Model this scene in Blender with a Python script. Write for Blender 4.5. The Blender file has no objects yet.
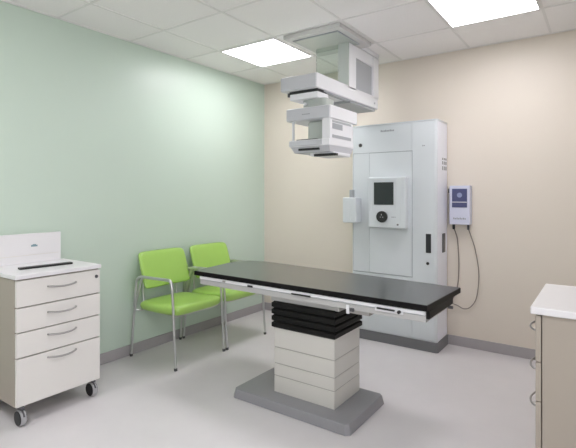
import bpy, bmesh, math, random
from mathutils import Vector, Matrix
random.seed(3)
sc = bpy.context.scene
COL = sc.collection

# ------------------------------------------------------------------ camera
F_PX = 450.0
YAW = math.atan(317 / 450.0)            # the back wall normal lies this far right of the view
CAM = Vector((3.348, 0.0, 1.385))
cam_d = bpy.data.cameras.new('camera')
cam_d.sensor_width = 36.0
cam_d.lens = 36.0 * F_PX / 576.0
cam_d.shift_y = -30.0 / 576.0
cam_d.clip_start = 0.02
cam = bpy.data.objects.new('camera', cam_d)
cam.location = CAM
cam.rotation_euler = (math.pi / 2, 0, YAW)
COL.objects.link(cam)
sc.camera = cam

# ------------------------------------------------------------------ world, exposure
w = bpy.data.worlds.new('world'); sc.world = w; w.use_nodes = True
w.node_tree.nodes['Background'].inputs[0].default_value = (0.90, 0.93, 1.0, 1)
w.node_tree.nodes['Background'].inputs[1].default_value = 3.7
sc.view_settings.view_transform = 'Standard'
sc.view_settings.look = 'None'
sc.view_settings.gamma = 1.0
sc.view_settings.use_curve_mapping = False
sc.view_settings.exposure = 0.46
LAMP_POWER = 11.0                         # radiance of the ceiling panels

# ------------------------------------------------------------------ room measures
H = 2.7
X0, X1 = 0.0, 4.45
Y0, Y1 = -1.9, 4.258

# ------------------------------------------------------------------ materials
def mat(name, col, rough=0.5, metal=0.0, spec=0.5, noise=0.0, nscale=30.0, bump=0.0, bscale=200.0,
        emit=0.0, coat=0.0, alpha=1.0, trans=0.0):
    m = bpy.data.materials.new(name); m.use_nodes = True
    nt = m.node_tree; b = nt.nodes['Principled BSDF']
    b.inputs['Base Color'].default_value = (*col, 1)
    b.inputs['Roughness'].default_value = rough
    b.inputs['Metallic'].default_value = metal
    b.inputs['Specular IOR Level'].default_value = spec
    b.inputs['Coat Weight'].default_value = coat
    b.inputs['Coat Roughness'].default_value = 0.26
    b.inputs['Transmission Weight'].default_value = trans
    tc = nt.nodes.new('ShaderNodeTexCoord')
    if noise > 0:
        n = nt.nodes.new('ShaderNodeTexNoise'); n.inputs['Scale'].default_value = nscale
        n.inputs['Detail'].default_value = 4
        nt.links.new(tc.outputs['Object'], n.inputs['Vector'])
        mx = nt.nodes.new('ShaderNodeMix'); mx.data_type = 'RGBA'
        mx.inputs['A'].default_value = (*[c * (1 - noise) for c in col], 1)
        mx.inputs['B'].default_value = (*[min(1, c * (1 + noise)) for c in col], 1)
        nt.links.new(n.outputs['Fac'], mx.inputs['Factor'])
        nt.links.new(mx.outputs['Result'], b.inputs['Base Color'])
    if bump > 0:
        n2 = nt.nodes.new('ShaderNodeTexNoise'); n2.inputs['Scale'].default_value = bscale
        nt.links.new(tc.outputs['Object'], n2.inputs['Vector'])
        bp = nt.nodes.new('ShaderNodeBump'); bp.inputs['Strength'].default_value = bump
        bp.inputs['Distance'].default_value = 0.002
        nt.links.new(n2.outputs['Fac'], bp.inputs['Height'])
        nt.links.new(bp.outputs['Normal'], b.inputs['Normal'])
    if emit > 0:
        b.inputs['Emission Color'].default_value = (0.985, 0.955, 1.0, 1)
        b.inputs['Emission Strength'].default_value = emit
    return m

M = {
    'wall_green': mat('green wall paint', (0.58, 0.69, 0.595), 0.36, spec=0.5, noise=0.015, nscale=2, bump=0.05, bscale=60),
    'wall_cream': mat('cream wall paint', (0.735, 0.675, 0.59), 0.45, spec=0.4, noise=0.015, nscale=2, bump=0.05, bscale=60),
    'ceiling': mat('mineral ceiling tile', (0.93, 0.915, 0.90), 0.9, spec=0.1, noise=0.04, nscale=90, bump=0.3, bscale=150),
    'grid': mat('ceiling grid metal', (0.82, 0.81, 0.79), 0.6, spec=0.2),
    'floor': mat('grey vinyl floor', (0.69, 0.665, 0.675), 0.36, spec=0.45, noise=0.05, nscale=5, bump=0.02, bscale=80),
    'skirting': mat('grey vinyl skirting', (0.40, 0.38, 0.39), 0.5, spec=0.3, noise=0.03),
    'plinth': mat('dark grey plinth', (0.17, 0.17, 0.18), 0.45),
    'lit_side': mat('white enamel lit side', (0.84, 0.86, 0.93), 0.35),  # machine enamel made paler for the side that catches more light
    'panel_frame': mat('white lamp frame', (0.8, 0.8, 0.78), 0.5),
    'diffuser': mat('lit lamp diffuser', (0.9, 0.9, 0.9), 0.5, emit=LAMP_POWER),
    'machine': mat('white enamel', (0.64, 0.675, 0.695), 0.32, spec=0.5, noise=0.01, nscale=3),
    'machine2': mat('white enamel front', (0.64, 0.68, 0.70), 0.3, spec=0.5),
    'seam': mat('panel seam', (0.36, 0.39, 0.41), 0.6),
    'rig': mat('white rig enamel', (0.79, 0.80, 0.82), 0.35, noise=0.01, nscale=4),
    'rig_grey': mat('grey rig enamel', (0.40, 0.42, 0.44), 0.4, noise=0.02, nscale=4),
    'rig_mid': mat('pale grey rig enamel', (0.56, 0.57, 0.60), 0.4, noise=0.02, nscale=4),
    'plate_grey': mat('grey ceiling plate', (0.62, 0.62, 0.60), 0.5),
    'rig_green': mat('grey green panel', (0.46, 0.50, 0.465), 0.25, spec=0.6),
    'black': mat('black plastic', (0.012, 0.012, 0.013), 0.4),
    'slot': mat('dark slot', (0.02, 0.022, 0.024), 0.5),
    'dark_grey': mat('dark grey plastic', (0.08, 0.08, 0.085), 0.45),
    'vinyl_black': mat('black vinyl mattress', (0.009, 0.0085, 0.009), 0.45, spec=0.12),
    'vinyl_top': mat('glossy black vinyl top', (0.012, 0.0115, 0.012), 0.28, spec=1.0, coat=0.75, bump=0.04, bscale=90),
    'bellows': mat('black rubber bellows', (0.006, 0.006, 0.0055), 0.5, spec=0.2),
    'pedestal': mat('off white pedestal enamel', (0.61, 0.60, 0.56), 0.4, noise=0.01, nscale=4),
    'section_line': mat('grey section line', (0.36, 0.35, 0.32), 0.5),
    'base_grey': mat('grey base enamel', (0.26, 0.26, 0.275), 0.33, spec=0.5, noise=0.04, nscale=60),
    'rail': mat('pale table rail', (0.50, 0.50, 0.49), 0.35),
    'steel': mat('brushed steel', (0.42, 0.41, 0.40), 0.35, metal=0.85),
    'chrome': mat('satin chrome', (0.62, 0.63, 0.63), 0.28, metal=0.9),
    'seat': mat('lime green vinyl', (0.38, 0.63, 0.12), 0.28, spec=0.8, noise=0.03, nscale=8, bump=0.05, bscale=70),
    'cart': mat('off white laminate', (0.77, 0.75, 0.715), 0.42, noise=0.01, nscale=3),
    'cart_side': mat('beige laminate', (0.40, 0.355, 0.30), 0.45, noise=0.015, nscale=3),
    'cart_top': mat('white laminate top', (0.80, 0.79, 0.80), 0.3),
    'tyre': mat('grey caster tyre', (0.40, 0.40, 0.41), 0.5),
    'cable': mat('brown grey cable', (0.24, 0.205, 0.175), 0.5),
    'navy': mat('navy screen', (0.075, 0.085, 0.19), 0.3),
    'screen_blue': mat('pale blue screen mark', (0.28, 0.32, 0.50), 0.3),
    'boxwhite': mat('lilac white plastic', (0.62, 0.64, 0.76), 0.35),
    'screen': mat('dark display glass', (0.02, 0.026, 0.028), 0.15, spec=0.5),
    'mark': mat('grey printed mark', (0.30, 0.32, 0.34), 0.5),
    'mark_teal': mat('teal grey printed mark', (0.20, 0.32, 0.36), 0.5),
    'white_mark': mat('white printed mark', (0.7, 0.7, 0.72), 0.5),
}
def glass_mat():
    m = bpy.data.materials.new('tinted guard glass'); m.use_nodes = True
    nt = m.node_tree; nt.nodes.clear()
    out = nt.nodes.new('ShaderNodeOutputMaterial'); mix = nt.nodes.new('ShaderNodeMixShader')
    tr = nt.nodes.new('ShaderNodeBsdfTransparent'); tr.inputs[0].default_value = (0.88, 0.93, 0.90, 1)
    gl = nt.nodes.new('ShaderNodeBsdfGlossy'); gl.inputs['Roughness'].default_value = 0.08
    fr = nt.nodes.new('ShaderNodeFresnel'); fr.inputs[0].default_value = 1.5
    nt.links.new(fr.outputs[0], mix.inputs[0]); nt.links.new(tr.outputs[0], mix.inputs[1])
    nt.links.new(gl.outputs[0], mix.inputs[2]); nt.links.new(mix.outputs[0], out.inputs[0])
    return m
M['glass'] = glass_mat()

# ------------------------------------------------------------------ mesh helpers (world coordinates)
def box(bm, x0, x1, y0, y1, z0, z1, bev=0.0, seg=2):
    t = bmesh.new()
    bmesh.ops.create_cube(t, size=1)
    for v in t.verts:
        v.co = Vector(((x0 + x1) / 2 + v.co.x * (x1 - x0), (y0 + y1) / 2 + v.co.y * (y1 - y0), (z0 + z1) / 2 + v.co.z * (z1 - z0)))
    if bev > 0:
        bmesh.ops.bevel(t, geom=t.edges[:], offset=bev, segments=seg, affect='EDGES', profile=0.5)
    return merge(bm, t)

def merge(bm, t, mtx=None):
    if mtx is not None: bmesh.ops.transform(t, matrix=mtx, verts=t.verts[:])
    me = bpy.data.meshes.new('tmp'); t.to_mesh(me); t.free()
    bm.from_mesh(me); bpy.data.meshes.remove(me)
    return bm

def prism(bm, pts, z0, z1, bev=0.0, seg=2, top=None):
    t = bmesh.new()
    top = top or pts
    a = [t.verts.new((p[0], p[1], z0)) for p in pts]
    b = [t.verts.new((p[0], p[1], z1)) for p in top]
    n = len(pts)
    t.faces.new(a[::-1]); t.faces.new(b)
    for i in range(n): t.faces.new((a[i], a[(i + 1) % n], b[(i + 1) % n], b[i]))
    bmesh.ops.recalc_face_normals(t, faces=t.faces[:])
    if bev > 0: bmesh.ops.bevel(t, geom=t.edges[:], offset=bev, segments=seg, affect='EDGES', profile=0.5)
    return merge(bm, t)

def cyl(bm, p0, p1, r, n=24, bev=0.0, r2=None):
    p0, p1 = Vector(p0), Vector(p1); d = p1 - p0
    t = bmesh.new()
    bmesh.ops.create_cone(t, cap_ends=True, segments=n, radius1=r, radius2=r if r2 is None else r2, depth=d.length)
    if bev > 0:
        es = [e for e in t.edges if len(e.link_faces) == 2 and any(len(f.verts) > 4 for f in e.link_faces)]
        bmesh.ops.bevel(t, geom=es, offset=bev, segments=2, affect='EDGES', profile=0.5)
    return merge(bm, t, Matrix.Translation((p0 + p1) / 2) @ d.to_track_quat('Z', 'Y').to_matrix().to_4x4())

def smooth_path(pts, k=8):
    P = [Vector(p) for p in pts]; out = []
    for i in range(len(P) - 1):
        a = P[max(0, i - 1)]; b = P[i]; c = P[i + 1]; d = P[min(len(P) - 1, i + 2)]
        for j in range(k):
            t = j / k
            out.append(0.5 * ((2 * b) + (c - a) * t + (2 * a - 5 * b + 4 * c - d) * t * t + (-a + 3 * b - 3 * c + d) * t ** 3))
    out.append(P[-1]); return out

def fillet(pts, r, k=6):
    P = [Vector(p) for p in pts]; out = [P[0]]
    for i in range(1, len(P) - 1):
        a = (P[i - 1] - P[i]); b = (P[i + 1] - P[i])
        ra = min(r, a.length * .49, b.length * .49)
        s = P[i] + a.normalized() * ra; e = P[i] + b.normalized() * ra
        for j in range(k + 1):
            t = j / k
            out.append(s * (1 - t) ** 2 + P[i] * 2 * t * (1 - t) + e * t * t)
    out.append(P[-1]); return out

def tube(bm, path, r, n=12, taper=None):
    t = bmesh.new(); rings = []; up = None
    for i, p in enumerate(path):
        d = (path[min(i + 1, len(path) - 1)] - path[max(i - 1, 0)]).normalized()
        if up is None: up = Vector((0, 0, 1)) if abs(d.z) < .9 else Vector((1, 0, 0))
        s = d.cross(up).normalized(); up = s.cross(d).normalized()
        rr = r if taper is None else r * taper(i / (len(path) - 1))
        rings.append([t.verts.new(p + s * math.cos(2 * math.pi * k / n) * rr + up * math.sin(2 * math.pi * k / n) * rr) for k in range(n)])
    for a, b in zip(rings, rings[1:]):
        for k in range(n): t.faces.new((a[k], a[(k + 1) % n], b[(k + 1) % n], b[k]))
    t.faces.new(rings[0][::-1]); t.faces.new(rings[-1])
    bmesh.ops.recalc_face_normals(t, faces=t.faces[:])
    return merge(bm, t)

def ring_box(bm, axis, a0, a1, b0, b1, c0, c1, wd):
    """rectangular picture-frame of four bars; axis = the thin one"""
    for (p0, p1, q0, q1) in ((a0, a1, b0, b0 + wd), (a0, a1, b1 - wd, b1), (a0, a0 + wd, b0 + wd, b1 - wd), (a1 - wd, a1, b0 + wd, b1 - wd)):
        if axis == 'z': box(bm, p0, p1, q0, q1, c0, c1)
        if axis == 'y': box(bm, p0, p1, c0, c1, q0, q1)
        if axis == 'x': box(bm, c0, c1, p0, p1, q0, q1)
    return bm

def rrect(x0, x1, y0, y1, r, k=5):
    pts = []
    for cx, cy, a in ((x1 - r, y1 - r, 0), (x0 + r, y1 - r, 90), (x0 + r, y0 + r, 180), (x1 - r, y0 + r, 270)):
        for j in range(k + 1):
            t = math.radians(a + 90 * j / k); pts.append((cx + r * math.cos(t), cy + r * math.sin(t)))
    return pts

WL = {}
def base(o): return WL.get(o, Vector((0, 0, 0)))
def obj(name, bm, m, parent=None, label=None, angle=40):
    off = base(parent) if parent else Vector((0, 0, 0))
    me = bpy.data.meshes.new(name)
    cen = Vector((0, 0, 0))
    if parent is None:
        xs = [v.co.copy() for v in bm.verts]
        lo = Vector([min(c[i] for c in xs) for i in range(3)]); hi = Vector([max(c[i] for c in xs) for i in range(3)])
        cen = Vector(((lo.x + hi.x) / 2, (lo.y + hi.y) / 2, lo.z)); off = cen
    bmesh.ops.translate(bm, vec=-off, verts=bm.verts[:])
    bm.to_mesh(me); bm.free()
    for p in me.polygons: p.use_smooth = True
    me.set_sharp_from_angle(angle=math.radians(angle))
    me.materials.append(m)
    o = bpy.data.objects.new(name, me); COL.objects.link(o)
    wn = o.modifiers.new('weighted_normals', 'WEIGHTED_NORMAL'); wn.keep_sharp = True; wn.weight = 80
    if parent: o.parent = parent
    else: o.location = cen
    WL[o] = off
    if label: o['label'] = label
    return o
def N(): return bmesh.new()
def thing(name, label, cat, loc, group=None):
    o = bpy.data.objects.new(name, None); o.empty_display_size = 0.1
    COL.objects.link(o); o.location = loc; WL[o] = Vector(loc)
    o['label'] = label; o['category'] = cat
    if group: o['group'] = group
    return o
def tag(o, label, cat, group=None):
    o['label'] = label; o['category'] = cat
    if group: o['group'] = group
    return o
def struct(name, bm, m):
    o = obj(name, bm, m); o['kind'] = 'structure'; return o
def copy_tree(o, parent=None):
    c = o.copy(); COL.objects.link(c); c.parent = parent
    for ch in list(o.children): copy_tree(ch, c)
    return c

# ------------------------------------------------------------------ setting
struct('floor', box(N(), X0 - .1, X1 + .1, Y0 - .1, Y1 + .1, -0.1, 0), M['floor'])
struct('ceiling', box(N(), X0 - .1, X1 + .1, Y0 - .1, Y1 + .1, H, H + .1), M['ceiling'])
struct('wall_left', box(N(), X0 - .1, X0, Y0, Y1, 0, H), M['wall_green'])
struct('wall_back', box(N(), X0 - .1, X1 + .1, Y1, Y1 + .1, 0, H), M['wall_cream'])
struct('wall_front', box(N(), X0 - .1, X1 + .1, Y0 - .1, Y0, 0, H), M['wall_cream'])
# the right wall gets an added, unseen window so sky light brightens right-facing surfaces
WY0, WY1, WZ0, WZ1 = -1.5, 1.3, 0.95, 2.30
fw = N(); xa_, xb_ = X1, X1 + .1
box(fw, xa_, xb_, Y0 - .1, WY0, 0, H); box(fw, xa_, xb_, WY1, Y1 + .1, 0, H)
box(fw, xa_, xb_, WY0, WY1, 0, WZ0); box(fw, xa_, xb_, WY0, WY1, WZ1, H)
struct('wall_right', fw, M['wall_cream'])
wf = N(); ring_box(wf, 'x', WY0, WY1, WZ0, WZ1, X1 + .03, X1 + .07, .05)
box(wf, X1 + .03, X1 + .07, -.125, -.075, WZ0, WZ1)
struct('added_window_1', wf, M['panel_frame'])
pd = bpy.data.lights.new('added_window_portal', 'AREA'); pd.shape = 'RECTANGLE'; pd.size = WY1 - WY0; pd.size_y = WZ1 - WZ0
pd.cycles.is_portal = True
po = bpy.data.objects.new('added_window_portal', pd); COL.objects.link(po)
po.location = (X1 + .11, (WY0 + WY1) / 2, (WZ0 + WZ1) / 2); po.rotation_euler = (math.pi / 2, 0, math.pi / 2)
BH = 0.088
def skirt(x0, x1, y0, y1): return box(N(), x0, x1, y0, y1, 0, BH, 0.003)
struct('baseboard_left', skirt(X0, X0 + .012, Y0, Y1), M['skirting'])
struct('baseboard_back', skirt(X0 + .012, X1, Y1 - .012, Y1), M['skirting'])
struct('baseboard_right', skirt(X1 - .012, X1, Y0, Y1 - .012), M['skirting'])
struct('baseboard_front', skirt(X0 + .012, X1 - .012, Y0, Y0 + .012), M['skirting'])
# suspended ceiling grid and perimeter angle
GX = [0.452 + 0.6335 * k for k in range(7)]
GY = [3.64 - 0.63 * k for k in range(9)]
g = N(); gw = 0.009; gz = H - 0.004
for x in GX: box(g, x - gw, x + gw, Y0, Y1, gz, H + .001)
for y in GY: box(g, X0, X1, y - gw, y + gw, gz - .0005, H + .001)
struct('trim_1', g, M['grid'])
g = N()
box(g, X0, X0 + .02, Y0, Y1, gz - .001, H + .001); box(g, X0, X1, Y1 - .02, Y1, gz - .001, H + .001)
box(g, X1 - .02, X1, Y0, Y1, gz - .001, H + .001); box(g, X0, X1, Y0, Y0 + .02, gz - .001, H + .001)
struct('trim_2', g, M['grid'])

# ------------------------------------------------------------------ lamps in the ceiling
def ceiling_light(ix, y_hi, label):
    xa, xb = GX[ix] + .008, GX[ix + 1] - .008
    ya, yb = y_hi - .63 + .008, y_hi - .008
    t = thing('ceiling_light', label, 'ceiling light', ((xa + xb) / 2, (ya + yb) / 2, H - .012), 'square panel lights in the ceiling')
    obj('light_frame', ring_box(N(), 'z', xa, xb, ya, yb, H - .010, H - .001, .014), M['panel_frame'], t)
    obj('diffuser', box(N(), xa + .014, xb - .014, ya + .014, yb - .014, H - .008, H - .001), M['diffuser'], t)
    return t
ceiling_light(0, GY[0], 'lit square ceiling panel left of the ceiling-mounted white x-ray arm')
ceiling_light(3, GY[0], 'lit square ceiling panel at the top right, cut by the picture edge')
for ix in (0, 3):
    for gy in (5,):
        ceiling_light(ix, GY[gy], ('lit square ceiling panel over the drawer cart side, out of the picture' if ix == 0 else 'lit square ceiling panel beside the camera, out of the picture'))

# ------------------------------------------------------------------ tall white machine cabinet against the back wall
FX0, FX1, FY = 1.335, 2.156, 3.94
t = thing('machine_cabinet', 'tall white equipment cabinet standing on a grey plinth against the cream back wall', 'equipment cabinet', (1.735, 4.09, 0))
b = N(); prism(b, [(FX0, Y1 - .014), (FX0, FY + .012), (FX0 + .012, FY), (FX1 - .012, FY), (FX1, FY + .012), (FX1, Y1 - .014)], 0.088, 2.03, 0.004)
obj('body', b, M['machine'], t)
obj('top_cap', prism(N(), [(FX0 - .003, Y1 - .014), (FX0 - .003, FY - .004), (FX1 - .012, FY - .004), (FX1 + .003, FY + .012), (FX1 + .003, Y1 - .014)], 2.03, 2.04, 0.002), M['machine2'], t)
obj('plinth', prism(N(), [(FX0 - .004, Y1 - .014), (FX0 - .004, FY - .008), (FX1 - .01, FY - .008), (FX1 + .008, FY + .01), (FX1 + .01, Y1 - .014)], 0.0, 0.088, 0.003), M['plinth'], t, 'dark grey plinth')
# upper fascia, side strip and large door as slightly raised panels with seams between
obj('upper_panel', box(N(), FX0 + .012, FX1 - .222, FY - .006, FY + .002, 1.776, 2.02, .003), M['machine2'], t)
obj('corner_panel', box(N(), FX1 - .217, FX1 - .018, FY - .006, FY + .002, 0.10, 2.02, .003), M['machine2'], t)
obj('side_strip', box(N(), FX0 + .019, 1.520, FY - .006, FY + .002, 0.645, 1.771, .003), M['machine2'], t)
obj('lower_panel', box(N(), FX0 + .012, FX1 - .222, FY - .006, FY + .002, 0.10, 0.635, .003), M['machine2'], t)
obj('lit_side', box(N(), FX1 - .002, FX1 + .0008, FY + .016, Y1 - .02, .095, 2.022, .0005), M['lit_side'], t, 'machine side with brighter light put into its white')  # thin paler skin paints the brighter light on this side
obj('door_gap', box(N(), FX0 + .016, FX1 - .2165, FY - .003, FY + .001, .637, 1.776), M['seam'], t)
dr = obj('door', box(N(), 1.524, FX1 - .222, FY - .010, FY + .002, 0.645, 1.768, .004), M['machine2'], t)
obj('vent_slot', box(N(), 2.060, 2.106, FY - .011, FY, 0.868, 1.035, .003), M['slot'], t, 'black upright slot on the front')
obj('button', cyl(N(), (2.078, FY, .775), (2.078, FY - .016, .775), .013, bev=.002), M['black'], t, 'round black button')
k = obj('key_lock', cyl(N(), (1.429, FY, 1.851), (1.429, FY - .012, 1.851), .018, bev=.002), M['dark_grey'], t, 'round dark lock')
obj('keyhole', box(N(), 1.426, 1.432, FY - .0135, FY - .011, 1.843, 1.859), M['black'], k)
b = N(); x = 1.636
for i in range(9):
    box(b, x, x + .011, FY - .0075, FY - .0055, 1.962, 1.962 + (.014 if i % 3 else .018)); x += .0148
obj('maker_mark', b, M['mark'], t, 'small grey printed word')
b = N(); box(b, 2.030, 2.036, FY - .0075, FY - .0055, 1.805, 1.819); box(b, 2.040, 2.052, FY - .0075, FY - .0055, 1.808, 1.816)
obj('small_mark', b, M['mark'], t)
obj('side_handle', box(N(), FX1 - .002, FX1 + .010, 4.085, 4.155, 0.86, 1.03, .004), M['dark_grey'], t, 'dark upright handle on the side')
b = N()
for yy in (4.085, 4.14, 4.185):
    for zz, hh in ((1.60, .035), (1.65, .03), (1.69, .02)): box(b, FX1 - .001, FX1 + .0015, yy, yy + .035, zz, zz + hh)
obj('side_label', b, M['mark'], t, 'small grey label on the side')
# control unit standing proud of the door
cu = obj('control_unit', box(N(), 1.548, 1.905, 3.85, FY - .004, 1.075, 1.54, .012, 3), M['machine2'], t, 'white control unit with a square screen and a round dial')
b = N(); ring_box(b, 'y', 1.575, 1.822, 1.225, 1.52, 3.8465, 3.851, .004)
obj('screen_bezel', b, M['machine'], cu)
obj('screen', box(N(), 1.606, 1.795, 3.8455, 3.852, 1.287, 1.492, .002), M['screen'], cu, 'dark square screen')
d = obj('dial', cyl(N(), (1.688, 3.852, 1.178), (1.688, 3.828, 1.178), .052, 32, .004), M['black'], cu, 'round black dial')
b = N(); box(b, 1.686, 1.690, 3.8265, 3.829, 1.190, 1.204); box(b, 1.674, 1.686, 3.8265, 3.829, 1.174, 1.177); box(b, 1.70, 1.703, 3.8265, 3.829, 1.168, 1.180)
obj('dial_mark', b, M['white_mark'], cu)
b = N(); box(b, 1.775, 1.805, 3.8485, 3.852, 1.174, 1.180); box(b, 1.81, 1.816, 3.8485, 3.852, 1.174, 1.180)
obj('printed_mark', b, M['mark'], cu)
obj('indicator', box(N(), 1.826, 1.842, 3.8475, 3.852, 1.103, 1.117, .001), M['dark_grey'], cu)
obj('side_ridge', box(N(), 1.858, 1.864, 3.8465, 3.852, 1.13, 1.53, .001), M['machine'], cu)
# small box on the left edge
sb = obj('accessory_box', box(N(), 1.29, 1.435, 3.83, 3.945, 1.112, 1.352, .010, 3), M['machine2'], t, 'small white box on the left edge')
obj('box_inset', box(N(), 1.318, 1.375, 3.8275, 3.832, 1.135, 1.328, .002), M['machine'], sb)
obj('box_knob', prism(N(), rrect(1.345, 1.385, 3.86, 3.90, .01), 1.350, 1.425, .004), M['rig_grey'], sb, 'short grey stub on top')

# ------------------------------------------------------------------ wall monitor with cables
t = thing('wall_monitor', 'small white wall box with a navy screen, right of the tall white cabinet', 'wall monitor', (2.285, 4.20, 1.11))
obj('housing', box(N(), 2.194, 2.373, 4.17, Y1 - .001, 1.110, 1.460, .010, 3), M['boxwhite'], t)
s = obj('screen', box(N(), 2.220, 2.350, 4.1665, 4.172, 1.265, 1.432, .002), M['navy'], t, 'navy blue screen')
obj('screen_emblem', cyl(N(), (2.286, 4.168, 1.375), (2.286, 4.1650, 1.375), .022), M['screen_blue'], s, 'pale blue round mark')
obj('screen_line', box(N(), 2.222, 2.348, 4.165, 4.168, 1.309, 1.316), M['white_mark'], s)
b = N(); x = 2.232
for i in range(8): box(b, x, x + .009, 4.1685, 4.171, 1.158, 1.158 + (.012 if i % 2 else .016)); x += .0138
obj('printed_word', b, M['mark'], t)
obj('hook', prism(N(), rrect(2.172, 2.188, 4.215, Y1 - .001, .004), 1.395, 1.435, .003), M['dark_grey'], t, 'dark hook on the left side')
obj('hook_arm', box(N(), 2.18, 2.206, 4.222, 4.236, 1.41, 1.42, .002), M['dark_grey'], t)
obj('plug', cyl(N(), (2.222, 4.22, 1.110), (2.222, 4.22, 1.065), .011, bev=.002), M['black'], t)
obj('plug', cyl(N(), (2.348, 4.22, 1.110), (2.348, 4.22, 1.065), .010, bev=.002), M['dark_grey'], t)
obj('cable', tube(N(), smooth_path([(2.222, 4.22, 1.075), (2.235, 4.235, 1.03), (2.252, 4.238, .95), (2.262, 4.238, .74), (2.252, 4.238, .56), (2.215, 4.23, .44), (2.175, 4.21, .385)]), .0050), M['cable'], t)
obj('cable', tube(N(), smooth_path([(2.348, 4.22, 1.075), (2.360, 4.235, 1.03), (2.403, 4.238, .887), (2.433, 4.238, .677), (2.415, 4.238, .47), (2.365, 4.238, .375), (2.305, 4.238, .348), (2.245, 4.238, .372), (2.175, 4.20, .40)]), .0045), M['cable'], t)
obj('cable_socket', box(N(), 2.137, 2.178, 4.18, 4.225, .360, .425, .004), M['dark_grey'], t)

# ------------------------------------------------------------------ ceiling mounted x-ray arm
t = thing('ceiling_xray_arm', 'white ceiling-mounted x-ray arm hanging from a square ceiling plate above the table', 'x-ray arm', (1.45, 3.35, 2.1))
px0, px1, py0, py1 = 1.165, 1.695, 3.03, 3.60
pl = obj('mounting_plate', box(N(), px0, px1, py0, py1, 2.662, H - .003, .006), M['plate_grey'], t, 'grey square ceiling plate')
obj('plate_inset', box(N(), 1.225, 1.635, 3.10, 3.47, 2.652, 2.664, .003), M['rig_green'], pl, 'grey green inset panel')
b = N(); ring_box(b, 'z', 1.217, 1.643, 3.092, 3.478, 2.655, 2.664, .010)
obj('inset_seam', b, M['seam'], pl)
obj('extension_plate', box(N(), 1.36, 1.605, 3.602, 3.97, 2.66, H - .003, .005), M['rig'], t)
CX1 = 1.60
# upright column: two posts, a grey inset web, a narrow green grey front and a glass guard
obj('post', box(N(), 1.535, CX1, 3.37, 3.50, 2.27, 2.655, .004), M['rig'], t)
obj('post', box(N(), 1.40, CX1, 3.855, 3.97, 2.27, 2.655, .004), M['rig'], t)
obj('web_panel', box(N(), 1.45, CX1 - .02, 3.50, 3.855, 2.27, 2.655, .002), M['rig_grey'], t, 'grey recessed side panel')
obj('top_rail', box(N(), 1.45, CX1 - .008, 3.50, 3.855, 2.56, 2.66, .002), M['rig'], t)
obj('front_panel', box(N(), 1.503, 1.60, 3.355, 3.37, 2.27, 2.655, .002), M['rig_green'], t, 'narrow grey green front panel')
obj('guard_glass', box(N(), 1.285, 1.503, 3.358, 3.366, 2.27, 2.655, .001), M['glass'], t, 'clear glass guard')
# horizontal arm
arm = obj('arm', prism(N(), [(1.27, 2.855), (1.60, 2.855), (1.60, 3.955), (1.36, 3.955), (1.31, 3.60), (1.27, 3.40)], 2.180, 2.292, .007, 3), M['rig'], t)
obj('arm_front_cover', box(N(), 1.272, 1.592, 2.847, 2.858, 2.185, 2.287, .003), M['rig_mid'], arm, 'pale grey front cover')
obj('under_tray', prism(N(), [(1.36, 3.42), (1.585, 3.42), (1.585, 3.92), (1.38, 3.92)], 2.158, 2.182, .004), M['rig_grey'], arm, 'grey tray under the arm')
obj('under_strip', box(N(), 1.545, 1.588, 2.98, 3.41, 2.168, 2.182, .003), M['rig_grey'], arm)
obj('end_bolt', cyl(N(), (1.598, 3.87, 2.225), (1.607, 3.87, 2.225), .010), M['rig_mid'], arm)
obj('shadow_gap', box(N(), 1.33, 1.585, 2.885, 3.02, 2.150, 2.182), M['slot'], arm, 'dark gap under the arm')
# tube head and collimator below the front of the arm
obj('carriage_plate', box(N(), 1.345, 1.598, 2.868, 3.03, 2.108, 2.155, .005), M['rig'], t)
obj('carriage_bolt', cyl(N(), (1.32, 2.895, 2.172), (1.32, 2.895, 2.145), .013), M['dark_grey'], t)
nk = obj('neck', prism(N(), rrect(1.43, 1.64, 2.91, 3.06, .03), 2.04, 2.110, .003), M['rig_green'], t, 'grey green neck')
obj('neck_bolt', cyl(N(), (1.465, 2.915, 2.075), (1.465, 2.892, 2.075), .012), M['rig'], nk)
hd = obj('tube_head', box(N(), 1.320, 1.710, 2.86, 3.30, 1.943, 2.042, .009, 3), M['rig'], t)
obj('head_front_cover', box(N(), 1.323, 1.702, 2.852, 2.863, 1.948, 2.036, .003), M['rig_mid'], hd, 'pale grey front cover')
b = N(); x = 1.47
for i in range(4): box(b, x, x + .014, 2.8505, 2.8525, 1.984, 1.991); x += .018
obj('head_mark', b, M['mark'], hd)
obj('side_wall', box(N(), 1.635, 1.702, 2.868, 3.24, 1.79, 1.945, .004), M['rig'], t)
b = N()
box(b, 1.699, 1.7045, 2.905, 3.20, 1.918, 1.934); box(b, 1.699, 1.7045, 2.905, 3.20, 1.803, 1.826)
obj('side_slots', b, M['rig_grey'], t)
obj('side_window', box(N(), 1.699, 1.7035, 2.905, 3.06, 1.870, 1.912), M['rig_grey'], t)
obj('rod', cyl(N(), (1.367, 2.885, 1.79), (1.367, 2.885, 1.945), .010), M['rig_mid'], t)
obj('rod', cyl(N(), (1.367, 3.22, 1.79), (1.367, 3.22, 1.945), .010), M['rig_mid'], t)
obj('inner_tube', box(N(), 1.47, 1.625, 2.925, 3.18, 1.79, 1.945, .02, 3), M['rig_green'], t, 'grey green inner housing')
cl = obj('collimator', prism(N(), [(1.345, 2.858), (1.702, 2.858), (1.702, 3.25), (1.345, 3.25)], 1.745, 1.795, .006, 3), M['rig'], t)
obj('collimator_front', box(N(), 1.35, 1.64, 2.850, 2.861, 1.752, 1.790, .002), M['rig_mid'], cl)
obj('top_slot', box(N(), 1.40, 1.585, 2.875, 2.905, 1.793, 1.803, .002), M['dark_grey'], cl)
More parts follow.
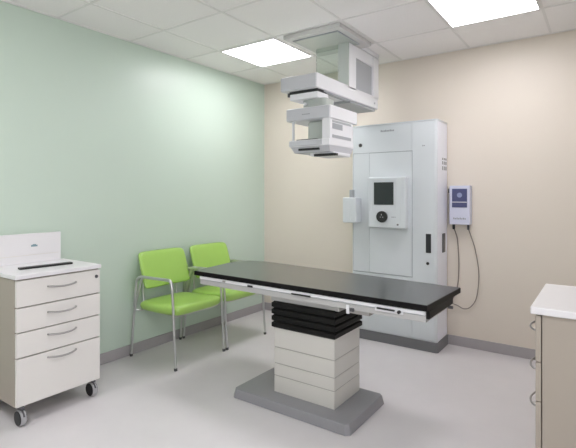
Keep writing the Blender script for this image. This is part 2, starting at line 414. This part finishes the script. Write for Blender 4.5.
cb = obj('collimator_base', prism(N(), [(1.372, 2.89), (1.69, 2.89), (1.69, 3.23), (1.372, 3.23)], 1.700, 1.748, 0.003, 2, [(1.352, 2.864), (1.70, 2.864), (1.70, 3.245), (1.352, 3.245)]), M['rig_mid'], t)
obj('light_slot', box(N(), 1.425, 1.61, 2.866, 2.90, 1.716, 1.732, .002), M['black'], cb, 'black slot along the lower front')
obj('outlet_plate', box(N(), 1.49, 1.70, 2.93, 3.20, 1.676, 1.702, .004), M['rig'], cb)
obj('outlet_slot', box(N(), 1.53, 1.72, 2.922, 2.96, 1.672, 1.690, .002), M['black'], cb, 'black slot under the collimator')

# ------------------------------------------------------------------ treatment table
t = thing('treatment_table', 'black-topped treatment table on a white pedestal with a grey floor base, centre of the room', 'treatment table', (1.71, 2.55, 0))
bx0, bx1, by0, by1 = 1.262, 2.160, 2.286, 2.815
ins = .013
def sk(x0, x1, y0, y1, c): return [(x0 + c, y0), (x1 - c, y0), (x1, y0 + c), (x1, y1 - c), (x1 - c, y1), (x0 + c, y1), (x0, y1 - c), (x0, y0 + c)]
obj('floor_base', prism(N(), sk(bx0, bx1, by0, by1, .025), 0, .060, .006, 3, sk(bx0 + ins, bx1 - ins, by0 + ins, by1 - ins, .022)), M['base_grey'], t, 'grey chamfered floor base')
P0, P1, Q0, Q1 = 1.530, 1.992, 2.42, 2.765
for z0, z1 in ((.060, .168), (.1735, .250), (.2555, .358), (.3635, .520)):
    obj('pedestal_section', box(N(), P0, P1, Q0, Q1, z0, z1, .0025), M['pedestal'], t)
obj('pedestal_core', box(N(), P0 + .003, P1 - .003, Q0 + .003, Q1 - .003, .062, .515), M['section_line'], t, 'darker core seen in the joints')
# bellows: four concertina folds with real slanted flanks
b = N()
lev = 4; zb, zt = .490, .668
prof = []
for i in range(lev):
    z0 = zb + (zt - zb) * i / lev; z1 = zb + (zt - zb) * (i + 1) / lev
    prof += [(z0, .000), (z0 + .008, .012), (z1 - .010, .012), (z1 - .002, .000)]
prof.append((zt, .0))
rings = []
tb = bmesh.new()
for z, e in prof:
    rings.append([tb.verts.new((x, y, z)) for x, y in ((P0 - .001 - e, Q0 - .001 - e), (P1 + .001 + e, Q0 - .001 - e), (P1 + .001 + e, Q1 + .001 + e), (P0 - .001 - e, Q1 + .001 + e))])
for a, c in zip(rings, rings[1:]):
    for k in range(4): tb.faces.new((a[k], a[(k + 1) % 4], c[(k + 1) % 4], c[k]))
tb.faces.new(rings[0][::-1]); tb.faces.new(rings[-1])
bmesh.ops.recalc_face_normals(tb, faces=tb.faces[:])
merge(b, tb)
obj('bellows', b, M['bellows'], t, 'black pleated rubber bellows', 20)
obj('carrier', box(N(), 1.50, 2.02, 2.425, 2.83, .664, .706, .004), M['rail'], t)
# table frame
fr = obj('frame', prism(N(), [(.84, 2.405), (2.575, 2.365), (2.580, 2.83), (.92, 2.93), (.80, 2.86)], .703, .768, .004), M['rail'], t, 'white frame under the mattress')
obj('frame_groove', prism(N(), [(.86, 2.4025), (2.57, 2.3625), (2.57, 2.37), (.86, 2.41)], .7385, .7415), M['seam'], fr)
obj('side_rail', prism(N(), [(.845, 2.394), (2.572, 2.352), (2.572, 2.372), (.845, 2.412)], .7435, .765, .003), M['rig'], fr, 'pale accessory rail')
def on_front(xa, xb, z0, z1, d=.004):
    f = lambda x: 2.405 - (x - .84) * .04 / 1.735
    return prism(N(), [(xa, f(xa) - d), (xb, f(xb) - d), (xb, f(xb) + .004), (xa, f(xa) + .004)], z0, z1, .001)
def on_rail(xa, xb, z0, z1, d=.018):
    return on_front(xa, xb, z0, z1, d)
obj('latch', on_rail(1.330, 1.375, .743, .757, .017), M['black'], fr, 'small black latch')
obj('latch_pin', on_rail(1.09, 1.115, .748, .760, .017), M['steel'], fr)
obj('grip_slot', on_rail(1.705, 1.850, .742, .751, .019), M['black'], fr, 'long black slot in the rail')
hb = obj('side_handle', on_rail(2.300, 2.405, .741, .749, .022), M['black'], fr, 'black lever under the right half')
obj('handle_plate', on_front(2.285, 2.45, .728, .760, .012), M['rig'], fr)
obj('clamp_knob', cyl(N(), (2.432, 2.372, .742), (2.432, 2.338, .742), .009, 20, .002), M['black'], fr)
br = obj('clamp_bracket', prism(N(), [(2.10, 2.376), (2.245, 2.373), (2.245, 2.50), (2.10, 2.50)], .684, .704, .003), M['steel'], fr)
obj('bracket_plate', on_front(2.098, 2.118, .680, .732, .007), M['rig'], fr)
obj('bracket_knob', on_front(2.125, 2.150, .698, .716, .014), M['dark_grey'], fr)
# mattress
mp = [(.786, 2.392), (2.587, 2.344), (2.612, 2.916), (1.20, 3.055), (.93, 3.075), (.80, 3.03), (.72, 2.92)]
obj('mattress', prism(N(), mp, .768, .800, .0025, 2), M['vinyl_black'], t, 'flat black vinyl mattress')
obj('mattress_top', prism(N(), [(x + (.003 if x < 1.5 else -.003), y + (.003 if y < 2.6 else -.003)) for x, y in mp], .798, .8015, .001), M['vinyl_top'], t, 'glossy black top sheet')
obj('end_cap', prism(N(), [(2.545, 2.368), (2.592, 2.366), (2.597, 2.80), (2.55, 2.80)], .722, .767, .004), M['bellows'], t, 'black end cap')
obj('end_peg', cyl(N(), (2.585, 2.74, .712), (2.612, 2.74, .712), .009), M['dark_grey'], t)

# ------------------------------------------------------------------ lime green armchairs
def make_chair(y0, label):
    y1 = y0 + .545
    t = thing('visitor_chair', label, 'chair', (.33, (y0 + y1) / 2, 0), 'lime green visitor chairs along the green wall')
    R = .0105
    for y, s in ((y0, 1), (y1, -1)):
        fl = obj('leg', tube(N(), [Vector(p) for p in ((.603, y, .012), (.590, y, .20), (.575, y, .45), (.560, y, .64))], R), M['chrome'], t)
        obj('foot_cap', cyl(N(), (.603, y, 0), (.602, y, .022), .0135, 16, .002), M['dark_grey'], fl)
        rl = obj('leg', tube(N(), fillet([(.040, y, .012), (.075, y, .40), (.190, y, .685)], .25, 10), R), M['chrome'], t)
        obj('foot_cap', cyl(N(), (.039, y, 0), (.041, y, .022), .0135, 16, .002), M['dark_grey'], rl)
        obj('armrest', tube(N(), fillet([(.560, y, .635), (.545, y, .700), (.16, y, .692), (.115, y, .66), (.085, y, .42)], .055, 8), .0125), M['chrome'], t, 'satin metal loop armrest')
    obj('seat_rail', tube(N(), fillet([(.576, y0, .425), (.545, y0 + .05, .405), (.545, y1 - .05, .405), (.576, y1, .425)], .03), R * .85), M['chrome'], t)
    obj('seat_rail', tube(N(), fillet([(.078, y0, .405), (.11, y0 + .05, .395), (.11, y1 - .05, .395), (.078, y1, .405)], .03), R * .85), M['chrome'], t)
    # seat: rounded cushion, domed on top, waterfall front
    b = N(); nx, ny = 16, 16
    ax0, ax1 = .070, .603; ay0, ay1 = y0 + .008, y1 + .014
    def sp(u, v, top):
        e = 6.5
        uu, vv = 2 * u - 1, 2 * v - 1
        # square to rounded square
        m_ = max(abs(uu), abs(vv)); l_ = (abs(uu) ** e + abs(vv) ** e) ** (1 / e)
        k = m_ / l_ if l_ > 0 else 1
        uu, vv = uu * k, vv * k
        x = (ax0 + ax1) / 2 + uu * (ax1 - ax0) / 2
        bow = 1 - .05 * (u < .5) * (1 - 2 * u) if True else 1
        y = (ay0 + ay1) / 2 + vv * (ay1 - ay0) / 2 * bow
        edge = 1 - m_ ** 12
        if top: z = .440 + .034 * edge ** .5 + .012 * math.cos(uu * 1.5) * math.cos(vv * 1.5) + .012 * max(0, u - .45)
        else: z = .440 - .046 * edge ** .5
        return (x, y, z + .005 + .012 * (u - .5))
    tb = bmesh.new(); G = {}
    for top in (0, 1):
        for i in range(nx + 1):
            for j in range(ny + 1):
                if top and (i in (0, nx) or j in (0, ny)): G[(1, i, j)] = G[(0, i, j)]; continue
                # cluster samples near the rim
                u = .5 - .5 * math.cos(math.pi * i / nx); v = .5 - .5 * math.cos(math.pi * j / ny)
                G[(top, i, j)] = tb.verts.new(sp(u, v, top))
    for top in (0, 1):
        for i in range(nx):
            for j in range(ny):
                tb.faces.new((G[(top, i, j)], G[(top, i + 1, j)], G[(top, i + 1, j + 1)], G[(top, i, j + 1)]))
    bmesh.ops.recalc_face_normals(tb, faces=tb.faces[:])
    merge(b, tb)
    obj('seat', b, M['seat'], t, 'lime green padded seat', 80)
    # backrest: padded slab, leaning, slightly curved, narrower at the bottom
    b = N(); tb = bmesh.new(); G = {}; nz = 16
    def bp(v, w_, side):
        vv, ww = 2 * v - 1, 2 * w_ - 1
        e = 10.0; m_ = max(abs(vv), abs(ww)); l_ = (abs(vv) ** e + abs(ww) ** e) ** (1 / e); k = m_ / l_ if l_ > 0 else 1
        vv, ww = vv * k, ww * k
        y = (ay0 + ay1) / 2 + .016 + vv * (ay1 - ay0 - .042) / 2 * (1.0 + .01 * (1 - w_))
        z = .728 + ww * .154
        lean = .165 - (z - .58) * .34
        curve = -.022 * (1 - vv * vv)
        th = .026 * (1 - m_ ** 14) ** .5
        return (lean + curve + (th if side else -th * .8) + .0, y, z)
    for side in (0, 1):
        for i in range(nz + 1):
            for j in range(nz + 1):
                if side and (i in (0, nz) or j in (0, nz)): G[(1, i, j)] = G[(0, i, j)]; continue
                u = .5 - .5 * math.cos(math.pi * i / nz); v = .5 - .5 * math.cos(math.pi * j / nz)
                G[(side, i, j)] = tb.verts.new(bp(u, v, side))
    for side in (0, 1):
        for i in range(nz):
            for j in range(nz):
                tb.faces.new((G[(side, i, j)], G[(side, i + 1, j)], G[(side, i + 1, j + 1)], G[(side, i, j + 1)]))
    bmesh.ops.recalc_face_normals(tb, faces=tb.faces[:])
    merge(b, tb)
    obj('backrest', b, M['seat'], t, 'lime green padded backrest', 80)
    for y in (y0 + .09, y1 - .09):
        obj('back_support', tube(N(), fillet([(.11, y, .40), (.080, y, .50), (.085, y, .68)], .05), .009), M['chrome'], t)
    return t
ch = make_chair(2.372, 'lime green armchair with metal legs nearest the white drawer cart, fully in view')
c2 = copy_tree(ch)
c2.location.y += .585
c2['label'] = 'lime green armchair nearer the room corner, partly hidden behind the black table top'

# ------------------------------------------------------------------ drawer cart at the left
t = thing('drawer_cart', 'off-white four-drawer cart on casters against the green wall at the left', 'drawer cart', (.27, 1.52, 0))
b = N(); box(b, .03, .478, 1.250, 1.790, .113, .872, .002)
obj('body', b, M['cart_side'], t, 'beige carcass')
obj('worktop', box(N(), .02, .512, 1.240, 1.794, .876, .902, .003, 3), M['cart_top'], t)
bp_ = obj('back_panel', box(N(), .030, .052, 1.10, 1.757, .902, 1.107, .004), M['cart_top'], t, 'upright white splash panel')
b = N(); box(b, .0515, .0535, 1.545, 1.588, 1.014, 1.026); box(b, .0515, .0535, 1.555, 1.578, 1.026, 1.031)
obj('panel_mark', b, M['mark_teal'], bp_, 'small teal grey mark')
obj('panel_ledge', box(N(), .052, .056, 1.12, 1.74, .955, .960, .001), M['cart'], bp_)
zs = [(.707, .868), (.557, .703), (.406, .553), (.113, .402)]
for i, (z0, z1) in enumerate(zs):
    d = obj('drawer', box(N(), .480, .502, 1.251, 1.790, z0 + .0015, z1 - .0015, .003), M['cart'], t)
    zc = (.808, .647, .508, .366)[i]
    hp = smooth_path([(.502, 1.435, zc), (.516, 1.442, zc), (.530, 1.48, zc - .004), (.535, 1.525, zc - .006), (.530, 1.57, zc - .004), (.516, 1.608, zc), (.502, 1.615, zc)], 6)
    obj('handle', tube(N(), hp, .0062, 10), M['steel'], d, 'bow-shaped metal handle')
    if i == 0:
        k = obj('lock', cyl(N(), (.501, 1.762, .822), (.508, 1.762, .822), .011, 20, .001), M['dark_grey'], d)
for n_, (x, y) in enumerate(((.490, 1.280), (.466, 1.750), (.075, 1.272), (.075, 1.765))):
    c = obj('caster', prism(N(), rrect(x - .03, x + .03, y - .014, y + .014, .008), .098, .114, .002), M['dark_grey'], t)
    obj('tyre', cyl(N(), (x, y - .016, .047), (x, y + .016, .047), .047, 32, .004), M['tyre'], c, 'grey tyre')
    obj('hub', cyl(N(), (x, y - .021, .047), (x, y + .021, .047), .042, 28, .003), M['black'], c, 'black hub')
    h_ = N(); pts = [(x + .050 * math.cos(a), 0, .046 + .050 * math.sin(a)) for a in [math.radians(20 + 12 * j) for j in range(13)]]
    for a, bb in zip(pts, pts[1:]): cyl(h_, (a[0], y, a[2]), (bb[0], y, bb[2]), .005, 8)
    obj('hood', h_, M['dark_grey'], c)
o = obj('ruler', prism(N(), [(.272, 1.359), (.316, 1.354), (.348, 1.683), (.304, 1.688)], .9022, .9150, .003), M['black'])
tag(o, 'thin black strip lying on the white top of the drawer cart', 'ruler')

# ------------------------------------------------------------------ cabinet at the right edge
t = thing('storage_cabinet', 'beige drawer cabinet with a white top at the right edge of the picture', 'cabinet', (3.5, 2.5, 0))
obj('body', box(N(), 3.128, 4.0, 2.20, 2.775, .04, .868, .002), M['cart_side'], t, 'beige carcass')
obj('kick_board', box(N(), 3.15, 3.98, 2.23, 2.75, 0, .042), M['skirting'], t)
obj('countertop', box(N(), 3.085, 4.02, 2.178, 2.792, .870, .902, .006, 3), M['cart_top'], t, 'white top')
for z0, z1, zc in ((.665, .862, .757), (.495, .661, .578), (.045, .491, .408)):
    d = obj('drawer', box(N(), 3.103, 3.1245, 2.199, 2.777, z0, z1, .003), M['cart_side'], t)
    hp = smooth_path([(3.101, 2.36, zc), (3.078, 2.365, zc), (3.062, 2.40, zc), (3.056, 2.45, zc), (3.062, 2.50, zc), (3.078, 2.535, zc), (3.101, 2.54, zc)], 6)
    obj('handle', tube(N(), hp, .0045, 10), M['steel'], d, 'bow-shaped metal handle')
